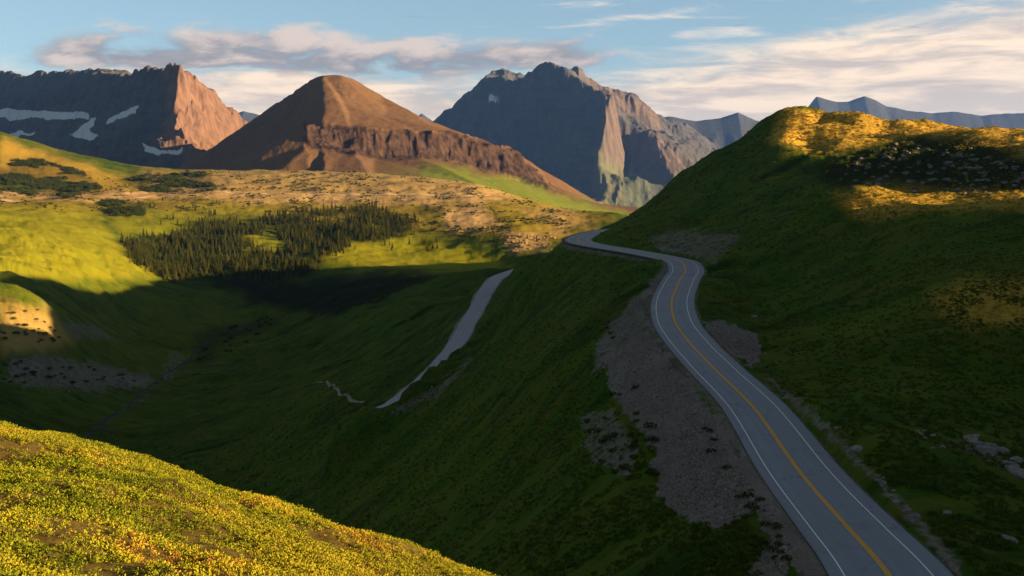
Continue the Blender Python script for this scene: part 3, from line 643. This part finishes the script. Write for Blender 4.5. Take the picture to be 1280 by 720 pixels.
# ------------------------------------------------------------------ tufts on the right hill and beside the road
def visible_samples(maskfn,n,d0,d1):
    m=maskfn.ravel()*vis.ravel()*((Y>d0)&(Y<d1)&(PX>-30)&(PX<1310)&(PY>0)&(PY<760)).ravel()
    m=m*(np.abs(np.gradient(PY,axis=0)).ravel()+.02)
    idx=RNG.choice(m.size,size=n,p=m/m.sum(),replace=True)
    it,iu=np.unravel_index(idx,X.shape)
    t=ta[it]+RNG.uniform(-.5,.5,n)*(.004); u=ua[iu]+RNG.uniform(-.5,.5,n)*.00107
    y=np.exp(t); x=u*y; return np.stack([x,y,terrain_z(x,y)],-1)
d_all=d; offroad=ss(6.5,8,d_all)
d_low,_,_=near_line(X,Y,LOW[::3]); offroad=offroad*ss(5,6.5,d_low)
M_TU=mat_leaf('hill_tufts',[(0,(.024,.056,.006)),(.4,(.045,.092,.007)),(.7,(.13,.14,.015)),(1,(.46,.30,.05))],(.075,.085,.012))
tuft=[leafy(26,.42,.42,.30,.14,40+s,1.) for s in range(4)]
nt_=34000; Pt=visible_samples((1-ss(.3,.6,scree))*offroad*(1.0+1.5*dry),nt_,75,620)
n_=fbm(Pt[:,0]/9,Pt[:,1]/9,4,88); sel=n_>-.25; Pt=Pt[sel]; n_=n_[sel]
tx,ty=project(*Pt.T); dr=polymask(tx,ty,[(960,175),(980,130),(1100,135),(1300,150),(1300,275),(1180,265),(1050,275),(1040,240),(1200,215),(1150,172),(1020,190)],12)
scatter_mesh('grass_tufts',tuft,Pt-[0,0,.06],(.55+.5*RNG.uniform(0,1,len(Pt)))*(1+.5*ss(200,500,Pt[:,1])),RNG.uniform(0,6.28,len(Pt)),np.clip(.33+n_*.3*(1-.5*(1-dr))+dr*.45+RNG.normal(0,.1,len(Pt)),0,1),M_TU,kind='stuff',label='rough grass and heath tufts over the hillside beside the road',category='grass')

def stone(seed):
    g=np.random.default_rng(seed); v=np.array([(1,0,0),(-1,0,0),(0,1,0),(0,-1,0),(0,0,.8),(0,0,-.4),(.7,.7,.3),(-.6,.6,.2)],float)*g.uniform(.6,1.2,(8,3))
    f=np.array([(0,6,4),(6,2,4),(2,7,4),(7,1,4),(1,3,4),(3,0,4),(0,3,5),(6,0,5),(2,6,5),(7,2,5),(1,7,5),(3,1,5)]); return v,f,g.uniform(-.2,.2,8)*0
M_ST=mat_leaf('loose_stones',[(0,(.05,.045,.042)),(.5,(.20,.17,.155)),(1,(.34,.30,.28))],(.20,.165,.145),rough=.95)
Ps=visible_samples(ss(.35,.7,scree)*offroad*(.15+ridged(X/6,Y/14,3,19)),26000,60,420)
scatter_mesh('scree',[stone(i) for i in range(6)],Ps,.04+.20*RNG.uniform(0,1,len(Ps))**4+.0003*Ps[:,1],RNG.uniform(0,6.28,len(Ps)),np.clip(RNG.normal(.45,.2,len(Ps)),0,1),M_ST,kind='stuff',label='loose grey stones strewn over the bare slopes along the road',category='gravel')
# ------------------------------------------------------------------ things: trees, shrubs, rocks
def tri_mesh(name,v,f,rnd,mat,sm=False):
    return raw_mesh(name,np.array(v,float),np.array(f),sm,{'rnd':np.array(rnd,float)},k=3,mat=mat)
M_CON=mat_leaf('conifer_needles',[(0,(.018,.034,.008)),(.5,(.07,.085,.014)),(1,(.20,.18,.028))],(.08,.075,.016))
def mat_simple(name,a,b_,sc=3.,bs=.5,bd=.1,r=.9):
    m,t,b=newmat(name); P=pos(t); n=t.noise(P,sc,6,.7); c=t.ramp(n,[(.3,a),(.7,b_)]); t.l(c,b.inputs['Base Color']); b.inputs['Roughness'].default_value=r; bump(t,b,n,bs,bd); return m
M_BARK=mat_simple('bark',(.05,.035,.025),(.11,.08,.055),2.)
def conifer(seed):
    g=np.random.default_rng(seed); V=[];Fc=[];R_=[]
    H=1.0; tiers=15; lean=g.uniform(-.02,.02,2)
    for i in range(tiers):
        f=i/(tiers-1); z=.10+f*.86; r=(.175*(1-f)**.8+.012)*g.uniform(.8,1.15); n=8 if f<.7 else 5
        for k in range(n):
            if g.uniform()<.12: continue
            a=(k+g.uniform(-.35,.35))/n*6.283+i*1.3; rr=r*g.uniform(.65,1.25); b=len(V)
            c0=np.array([lean[0]*z,lean[1]*z,z+.035]); d=np.array([math.cos(a),math.sin(a),0]); s=np.array([-d[1],d[0],0])
            tip=c0+d*rr+np.array([0,0,-.055-.05*g.uniform()]); w=rr*.42
            mid=c0+d*rr*.55+np.array([0,0,-.012])
            V+=[c0,mid+s*w,tip,mid-s*w,mid-np.array([0,0,.05])]; Fc+=[(b,b+1,b+2),(b,b+2,b+3),(b+1,b+4,b+2),(b+2,b+4,b+3)]
            q=g.uniform(-.15,.15); R_+=[q-.05,q,q+.12,q,q-.1]
    b=len(V); V+=[np.array([lean[0],lean[1],1.0])]+[np.array([lean[0]+.012*math.cos(q),lean[1]+.012*math.sin(q),.90]) for q in (0,2.1,4.2)]; Fc+=[(b,b+1,b+2),(b,b+2,b+3),(b,b+3,b+1)]; R_+=[0]*4
    return np.array(V),np.array(Fc),np.array(R_)
def trunk_v():
    V=[];Fc=[];n=6; hs=[(-.03,.022),(.15,.018),(.5,.011),(.93,.003)]
    for z,r in hs:
        for k in range(n): V.append((r*math.cos(k/n*6.283),r*math.sin(k/n*6.283),z))
    for j in range(len(hs)-1):
        for k in range(n):
            a=j*n+k;b=j*n+(k+1)%n; Fc+=[(a,b,b+n),(a,b+n,a+n)]
    return np.array(V),np.array(Fc),np.zeros(len(V))
CON=[conifer(200+i) for i in range(5)]; TRK=trunk_v()
con_me=[tri_mesh('crown',v,f,np.clip(.45+r+.1*(i-2),0,1),M_CON) for i,(v,f,r) in enumerate(CON)]
trk_me=tri_mesh('trunk',*TRK,M_BARK,True)
fmk=np.clip(fbm(X/45,Y/60,4,123)*3.0+1.05,0.05,1)*forestmask(PX+fbm(PX/30,PY/20,3,5)*6,PY+fbm(PX/30,PY/20,3,6)*4)*((Y>1150)&(Y<2000))
Pf=visible_samples(fmk,4000,1150,2000)
# thin so that stems stand apart
keep=[];cell={}
for i,(a,b,c) in enumerate(Pf):
    k=(int(a//3.2),int(b//5))
    if k in cell: continue
    cell[k]=1; keep.append(i)
Pf=Pf[keep]; hx=(4.5+9*RNG.uniform(0,1,len(Pf))**1.4)*(1+.3*fbm(Pf[:,0]/40,Pf[:,1]/50,3,131)); order=np.argsort(Pf[:,1]/hx); Pf=Pf[order]; hx=hx[order]
GL='narrow dark conifer among the nearest trees of the sunlit forest above the valley shadow'
def place_tree(p,h,label,group):
    e=bpy.data.objects.new('conifer',None); e.empty_display_size=1; COL.objects.link(e); e.location=p-np.array([0,0,.2]); e.rotation_euler=(0,0,random.uniform(0,6.28)); wdt=h*random.uniform(.85,1.3); e.scale=(wdt,wdt,h)
    e['label']=label; e['category']='tree'; e['group']=group
    link('trunk',trk_me,e); link('crown',random.choice(con_me),e)
for p,h in zip(Pf[:230],hx[:230]): place_tree(p,h,GL,'nearest conifers of the valley forest')
rest=Pf[230:]
comb=[]
for v,f,r in CON:
    tv,tf,tr=TRK; comb.append((np.r_[v,tv],np.r_[f,tf+len(v)],np.r_[r,tr-.2]))
scatter_mesh('forest',comb,rest-[0,0,.2],hx[230:],RNG.uniform(0,6.28,len(rest)),np.clip(RNG.normal(.45,.18,len(rest)),0,1),M_CON,kind='stuff',label='dense dark conifer forest on the sunlit bench behind its front trees',category='forest')
def scat_trees(poly,n,d0,d1,hr,label,group):
    P=visible_samples(polymask(PX,PY,poly,3),n,d0,d1)
    for p in P: place_tree(p,random.uniform(*hr),label,group)
scat_trees([(380,305),(470,296),(540,300),(560,312),(520,318),(430,310)],26,1200,1900,(6,11),'small scattered conifer on the bright grass right of the valley forest','scattered conifers right of the forest')
scat_trees([(160,250),(260,246),(290,262),(260,282),(180,280)],22,1400,2300,(6,10),'small conifer on the grassy shelf above the left end of the forest','conifers on the shelf above the forest')
scat_trees([(560,296),(660,292),(690,300),(640,312),(580,312)],22,1200,1900,(5,9),'small conifer on the rocky rim behind the top of the lower road','conifers on the rocky rim')

# shrubs: domes of leaf clumps on a few stems
M_SH=mat_leaf('shrub_leaves',[(0,(.020,.036,.008)),(.5,(.042,.062,.014)),(1,(.09,.09,.02))],(.05,.05,.014))
def shrub(seed):
    g=np.random.default_rng(seed); V,Fc,R_=leafy(120,.62,.55,.22,.13,seed,.7)
    return V,Fc,R_
SHR=[shrub(300+i) for i in range(4)]
shr_me=[tri_mesh('foliage',v,f,np.clip(.4+r,0,1),M_SH) for v,f,r in SHR]
def stems():
    V=[];Fc=[]
    for k in range(6):
        a=k/6*6.283; d=np.array([math.cos(a)*.3,math.sin(a)*.3,.42]); s=np.array([-math.sin(a),math.cos(a),0])*.02; q=np.array([math.cos(a),math.sin(a),0])*.02; b=len(V)
        V+=[s-[0,0,.1],-s-[0,0,.1],q-[0,0,.1],d]; Fc+=[(b,b+1,b+3),(b+1,b+2,b+3),(b+2,b,b+3)]
    return np.array(V),np.array(Fc),np.zeros(len(V))
stem_me=tri_mesh('stem',*stems(),M_BARK)
def place_shrub(p,s,label,group):
    e=bpy.data.objects.new('shrub',None); COL.objects.link(e); e.location=p-np.array([0,0,.03*s]); e.rotation_euler=(0,0,random.uniform(0,6.28)); e.scale=(s*random.uniform(.9,1.4),s*random.uniform(.9,1.4),s)
    e['label']=label; e['category']='shrub'; e['group']=group
    link('foliage',random.choice(shr_me),e); link('stem',stem_me,e)
def scat_shrubs(polys,n,d0,d1,sr,label,group):
    m=0
    for q in polys: m=m+polymask(PX,PY,q,2)
    m=m*offroad
    for p in visible_samples(m,n,d0,d1): place_shrub(p,random.uniform(*sr),label,group)
scat_shrubs([[(745,500),(800,480),(835,560),(825,600),(760,590),(725,540)],[(760,400),(800,380),(770,440),(740,460)]],30,100,320,(.8,1.7),'low dark shrub on the ragged left edge of the gravel slope','shrubs left of the gravel slope')
scat_shrubs([[(885,520),(905,560),(965,640),(985,700),(965,700),(900,590),(880,545)]],24,80,220,(.5,1.1),'small dark shrub in the strip between the gravel slope and the road','shrubs below the road edge')
_m=polymask(PX,PY,[(0,206),(45,200),(100,212),(130,240),(80,246),(40,244),(0,236)],4)*(Y>1700)+polymask(PX,PY,[(160,222),(255,216),(268,238),(200,241),(180,238)],3)*(Y>1500)+.5*polymask(PX,PY,[(125,252),(180,250),(180,272),(140,270)],4)*(Y>1400)
_m*=np.clip(fbm(X/60,Y/90,4,99)*3+.5,0,1); Pk=visible_samples(_m,1500,1400,3000)
_m2=polymask(PX,PY,[(150,222),(340,212),(470,212),(620,222),(740,262),(700,285),(600,300),(500,275),(300,262),(120,262),(0,258),(0,250)],8)*np.clip(fbm(X/45,Y/70,4,101)*4.0-.35,0,1)*(Y>1300)*(1-fm)
Pq=visible_samples(_m2,1700,1300,3000)
scatter_mesh('heath',[(v,f,.4+r) for v,f,r in SHR],Pq-[0,0,.2],RNG.uniform(1.5,4.2,len(Pq)),RNG.uniform(0,6.28,len(Pq)),RNG.normal(.05,.14,len(Pq)),M_SH,kind='stuff',label='low dark heath in patches over the sunlit plateau at the foot of the pyramid mountain',category='heath')
scatter_mesh('thicket',[(v,f,.4+r) for v,f,r in SHR],Pk-[0,0,.3],RNG.uniform(5,10,len(Pk)),RNG.uniform(0,6.28,len(Pk)),RNG.normal(-.05,.1,len(Pk)),M_SH,kind='stuff',label='dark wind pressed thicket on the golden hillside below the snow streaked cliff',category='thicket')
scat_shrubs([[(270,235),(400,205),(480,222),(470,238),(300,240)],[(430,268),(540,270),(600,292),(520,296),(440,285)]],80,1400,3000,(3,6.5),'dark bush dotted over the tan foot of the pyramid mountain','bushes on the foot of the pyramid mountain')
scat_shrubs([[(0,385),(55,390),(80,425),(0,432)],[(0,445),(190,470),(190,482),(0,485)]],60,560,1000,(1.6,3.4),'dark bush dotted over the stony slope at the left edge','bushes on the left stony slope')
scat_shrubs([[(300,395),(360,395),(300,440),(235,455)]],26,850,1300,(2.5,5),'dark bush in the shaded valley bottom along the creek','bushes along the creek')

# rocks
M_ROCK=mat_simple('pale_rock',(.12,.11,.105),(.30,.28,.26),1.3,.7,.2)
M_ROCKD=mat_simple('dark_rock',(.06,.055,.05),(.22,.20,.175),.6,.8,.3)
def rock_mesh(seed,mat,name='boulder'):
    import bmesh
    bm=bmesh.new(); bmesh.ops.create_icosphere(bm,subdivisions=3,radius=1)
    g=np.random.default_rng(seed); pl=[]
    for _ in range(11):
        n=g.normal(0,1,3); n/=np.linalg.norm(n); pl.append((n,g.uniform(.55,.9)))
    v=np.array([x.co[:] for x in bm.verts])
    for n,d in pl:
        q=v@n; v=v-np.outer(np.maximum(q-d,0),n)
    v*=np.array([1.15,.9,.62]); v+=g.normal(0,.012,v.shape)
    for x,c in zip(bm.verts,v): x.co=c
    me=bpy.data.meshes.new(name); bm.to_mesh(me); bm.free(); me.materials.append(mat); return me
M_ROCKT=mat_simple('tan_rock',(.13,.085,.05),(.34,.23,.14),.4,.8,.8)
RKT=[rock_mesh(40+i,M_ROCKT) for i in range(5)]
RK=[rock_mesh(i,M_ROCK) for i in range(5)]; RKD=[rock_mesh(20+i,M_ROCKD) for i in range(5)]
def place_rock(p,s,label,group=None,lib=RK):
    o=link('boulder',random.choice(lib)); o.location=p+np.array([0,0,s*.12]); o.scale=(s*random.uniform(.8,1.3),s*random.uniform(.8,1.2),s*random.uniform(.7,1.1)); o.rotation_euler=(random.uniform(-.3,.3),random.uniform(-.3,.3),random.uniform(0,6.28))
    o['label']=label; o['category']='rock'
    if group: o['group']=group
def at(px,py,d0,d1):
    m=vis&(Y>d0)&(Y<d1); d=(PX-px)**2+(PY-py)**2; d[~m]=1e12; i=np.unravel_index(np.argmin(d),d.shape); return np.array([X[i],Y[i],Z[i]])
for px,py,s,l in [(1262,677,1.0,'large pale boulder in dark grass at the lower right edge of the photo'),(1184,643,.55,'pale boulder just above the gravel bank, below the big slabs on the right'),(1048,537,.5,'lone pale boulder at the top of the bank beside the right road edge'),
   (1223,668,.3,'small pale rock left of the large boulder at the lower right'),(942,397,.9,'pale boulder on the shoulder of grass above the road bend'),(584,525,.6,'lone pale rock on the green slope left of the gravel'),(1072,562,.75,'flat pale boulder on the crest of the dark cut bank'),(1021,418,.5,'solitary pale stone in the open grass of the right hill')]:
    place_rock(at(px,py,70,420),s,l)
P=visible_samples(polymask(PX,PY,[(1195,545),(1240,548),(1285,580),(1285,600),(1230,575)],4),17,90,260)
for p in P: place_rock(p,random.uniform(.5,1.3),'pale broken slab in the outcrop above the cut bank at the right edge','slabs of the outcrop above the cut bank')
P=visible_samples(polymask(PX,PY,[(1138,538),(1170,540),(1180,560),(1160,560)],3),9,90,260)
for p in P: place_rock(p,random.uniform(.3,.6),'small pale stone in the loose group left of the slab outcrop','stones left of the slab outcrop')
P=visible_samples(polymask(PX,PY,[(1040,225),(1100,190),(1180,180),(1285,205),(1285,240),(1180,238)],10),150,330,480)
for p in P: place_rock(p,random.uniform(.6,1.6),'grey weathered boulder in the rocky rib high on the right hill','boulders of the rocky rib',RKD)
P=visible_samples(polymask(PX,PY,[(895,405),(945,415),(950,450),(925,450)],5),30,150,300)
for p in P: place_rock(p,random.uniform(.2,.55),'small rock on the bare bank right of the road below the bend','rocks on the bare bank right of the road')
P=visible_samples(polymask(PX,PY,[(955,470),(1030,535),(1120,620),(1190,700),(1170,700),(1060,590)],5)*offroad,36,75,230)
for p in P: place_rock(p,random.uniform(.12,.35),'small rock along the foot of the dark cut bank','rocks at the foot of the cut bank')
P=visible_samples(polymask(PX,PY,[(630,292),(690,292),(690,312),(640,316)],5),70,1200,1700)
for p in P: place_rock(p,random.uniform(1.5,3.6),'large tan rock on the sunlit rim behind the road','tan rocks on the sunlit rim',RKT)

# ------------------------------------------------------------------ haze, sky, sun, camera
def haze():
    me=bpy.data.meshes.new('haze'); x0,x1,y0,y1,z0,z1=-24500,24500,-950,29500,-236,1950
    v=[(x,y,z) for x in (x0,x1) for y in (y0,y1) for z in (z0,z1)]
    me.from_pydata(v,[],[(0,1,3,2),(4,6,7,5),(0,4,5,1),(2,3,7,6),(0,2,6,4),(1,5,7,3)]); m=bpy.data.materials.new('haze_air'); m.use_nodes=True; t=m.node_tree; t.nodes.clear()
    o=t.nodes.new('ShaderNodeOutputMaterial'); p=t.nodes.new('ShaderNodeVolumePrincipled'); p.inputs['Color'].default_value=(.13,.34,1,1); p.inputs['Density'].default_value=1.8e-5; p.inputs['Anisotropy'].default_value=.1
    t.links.new(p.outputs[0],o.inputs['Volume']); me.materials.append(m); link('haze',me,kind='stuff',label='thin blue air haze fading the far mountains',category='haze')
haze()
def t_rot(t,v,ang,sc):
    nd=t.n('ShaderNodeMapping'); t.l(v,nd.inputs[0]); nd.inputs['Rotation'].default_value=(0,0,ang); nd.inputs['Scale'].default_value=sc; return nd.outputs[0]
def sky():
    w=bpy.data.worlds.new('World'); S.world=w; w.use_nodes=True; t=NT(w.node_tree); bg=w.node_tree.nodes['Background']
    st=t.n('ShaderNodeTexSky',sky_type='NISHITA',sun_disc=False,sun_elevation=SUN_EL,sun_rotation=math.atan2(SV[0],SV[1]),altitude=2000,air_density=1.0,dust_density=1.2,ozone_density=1.0)
    tc=t.n('ShaderNodeTexCoord').outputs['Generated']; sx=t.n('ShaderNodeSeparateXYZ'); t.l(tc,sx.inputs[0]); x,y,z=sx.outputs
    az=t.math('ARCTAN2',x,y); el=t.math('ARCSINE',z)       # radians
    def vec(a,b,ox=0.,oy=0.):
        cb=t.n('ShaderNodeCombineXYZ'); t.l(t.math('ADD',t.math('MULTIPLY',az,a),ox),cb.inputs[0]); t.l(t.math('ADD',t.math('MULTIPLY',el,b),oy),cb.inputs[1]); return cb.outputs[0]
    D=math.radians
    def c(r,g,b): return (r*20,g*20,b*20)
    def mul(*a):
        r=a[0]
        for q in a[1:]: r=t.math('MULTIPLY',r,q)
        return r
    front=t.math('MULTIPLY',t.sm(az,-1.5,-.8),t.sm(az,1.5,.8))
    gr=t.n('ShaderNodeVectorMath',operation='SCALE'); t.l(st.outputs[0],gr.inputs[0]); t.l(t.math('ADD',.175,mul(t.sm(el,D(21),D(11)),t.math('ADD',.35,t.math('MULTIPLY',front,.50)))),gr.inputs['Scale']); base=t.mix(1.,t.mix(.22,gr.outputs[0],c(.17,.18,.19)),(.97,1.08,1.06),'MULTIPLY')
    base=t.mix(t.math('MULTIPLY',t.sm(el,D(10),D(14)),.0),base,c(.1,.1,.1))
    n2=t.noise(vec(3,14,2,1),1.0,6,.55); n3=t.noise(vec(9,60,5,2),1.0,8,.62,dist=.5)
    # cream veil low over the horizon, higher towards the right
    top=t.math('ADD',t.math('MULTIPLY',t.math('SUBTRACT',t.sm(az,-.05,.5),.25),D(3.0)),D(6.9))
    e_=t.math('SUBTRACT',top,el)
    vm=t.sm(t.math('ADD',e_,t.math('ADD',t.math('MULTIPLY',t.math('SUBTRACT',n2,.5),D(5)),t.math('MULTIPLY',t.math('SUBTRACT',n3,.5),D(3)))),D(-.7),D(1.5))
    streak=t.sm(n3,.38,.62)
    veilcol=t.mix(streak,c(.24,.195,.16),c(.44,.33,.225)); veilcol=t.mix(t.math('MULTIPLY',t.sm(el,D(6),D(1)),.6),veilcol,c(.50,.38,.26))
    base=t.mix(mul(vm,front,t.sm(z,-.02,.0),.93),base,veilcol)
    # bank of grey-violet cumulus, 6 to 8.5 degrees up, left and middle: lumpy tops, flatter bases
    n4=t.noise(vec(15,42,1.3,4),1.0,8,.58,dist=.35); n5=t.noise(vec(6,30,7,3),1.0,4,.5)
    cy=t.math('ADD',D(6.75),t.math('MULTIPLY',t.math('SUBTRACT',n5,.5),D(2.2)))
    h=t.math('DIVIDE',t.math('SUBTRACT',el,cy),D(1.25))
    prof=t.math('MULTIPLY',t.sm(h,-1.1,-.2),t.sm(h,1.9,.1)); ext=t.math('MULTIPLY',t.sm(az,-.47,-.36),t.sm(az,.13,.04))
    bm=t.sm(t.math('ADD',mul(prof,ext,.36),n4),.62,.86)
    lit=t.sm(t.math('ADD',n4,t.math('MULTIPLY',h,.10)),.42,.66)
    bc=t.mix(lit,c(.11,.10,.10),c(.28,.225,.185))
    base=t.mix(mul(bm,.95),base,bc)
    # wisps: slanting streaks above, right of the middle, and stray shreds
    w1=t.noise(t_rot(t,vec(1,1),-.22,(7,62,1)),1.0,7,.6,dist=.6)
    wz=mul(t.sm(az,.0,.08),t.sm(az,.27,.2),t.sm(el,D(7.3),D(8.2)))
    wz2=t.math('ADD',mul(wz,.12),mul(t.sm(el,D(8),D(9.6)),.03))
    wm=t.sm(t.math('ADD',w1,wz2),.60,.86)
    base=t.mix(mul(wm,front,.8),base,c(.38,.31,.24))
    n6=t.noise(vec(14,120,9,9),1.0,5,.5); dk=mul(t.sm(n6,.66,.76),t.sm(el,D(4.5),D(6)),.6)
    base=t.mix(mul(dk,front),base,c(.10,.095,.11))
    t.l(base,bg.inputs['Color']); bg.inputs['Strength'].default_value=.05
sky()
sd=bpy.data.lights.new('sun','SUN'); sd.energy=5; sd.angle=math.radians(.5); sd.color=(1,.67,.36); so=bpy.data.objects.new('sun',sd); COL.objects.link(so)
so.rotation_euler=(-Vector(SV)).to_track_quat('-Z','Y').to_euler()
cd=bpy.data.cameras.new('camera'); cd.sensor_width=36; cd.lens=36*F/1280; cd.clip_start=.5; cd.clip_end=60000; cam=bpy.data.objects.new('camera',cd); COL.objects.link(cam); cam.rotation_euler=(math.pi/2-PITCH,0,0); S.camera=cam
S.view_settings.view_transform='Standard'; S.view_settings.look='None'; S.view_settings.exposure=1.7; S.view_settings.gamma=1
S.cycles.volume_bounces=0 if hasattr(S,'cycles') else 0
S.cycles.max_bounces=4
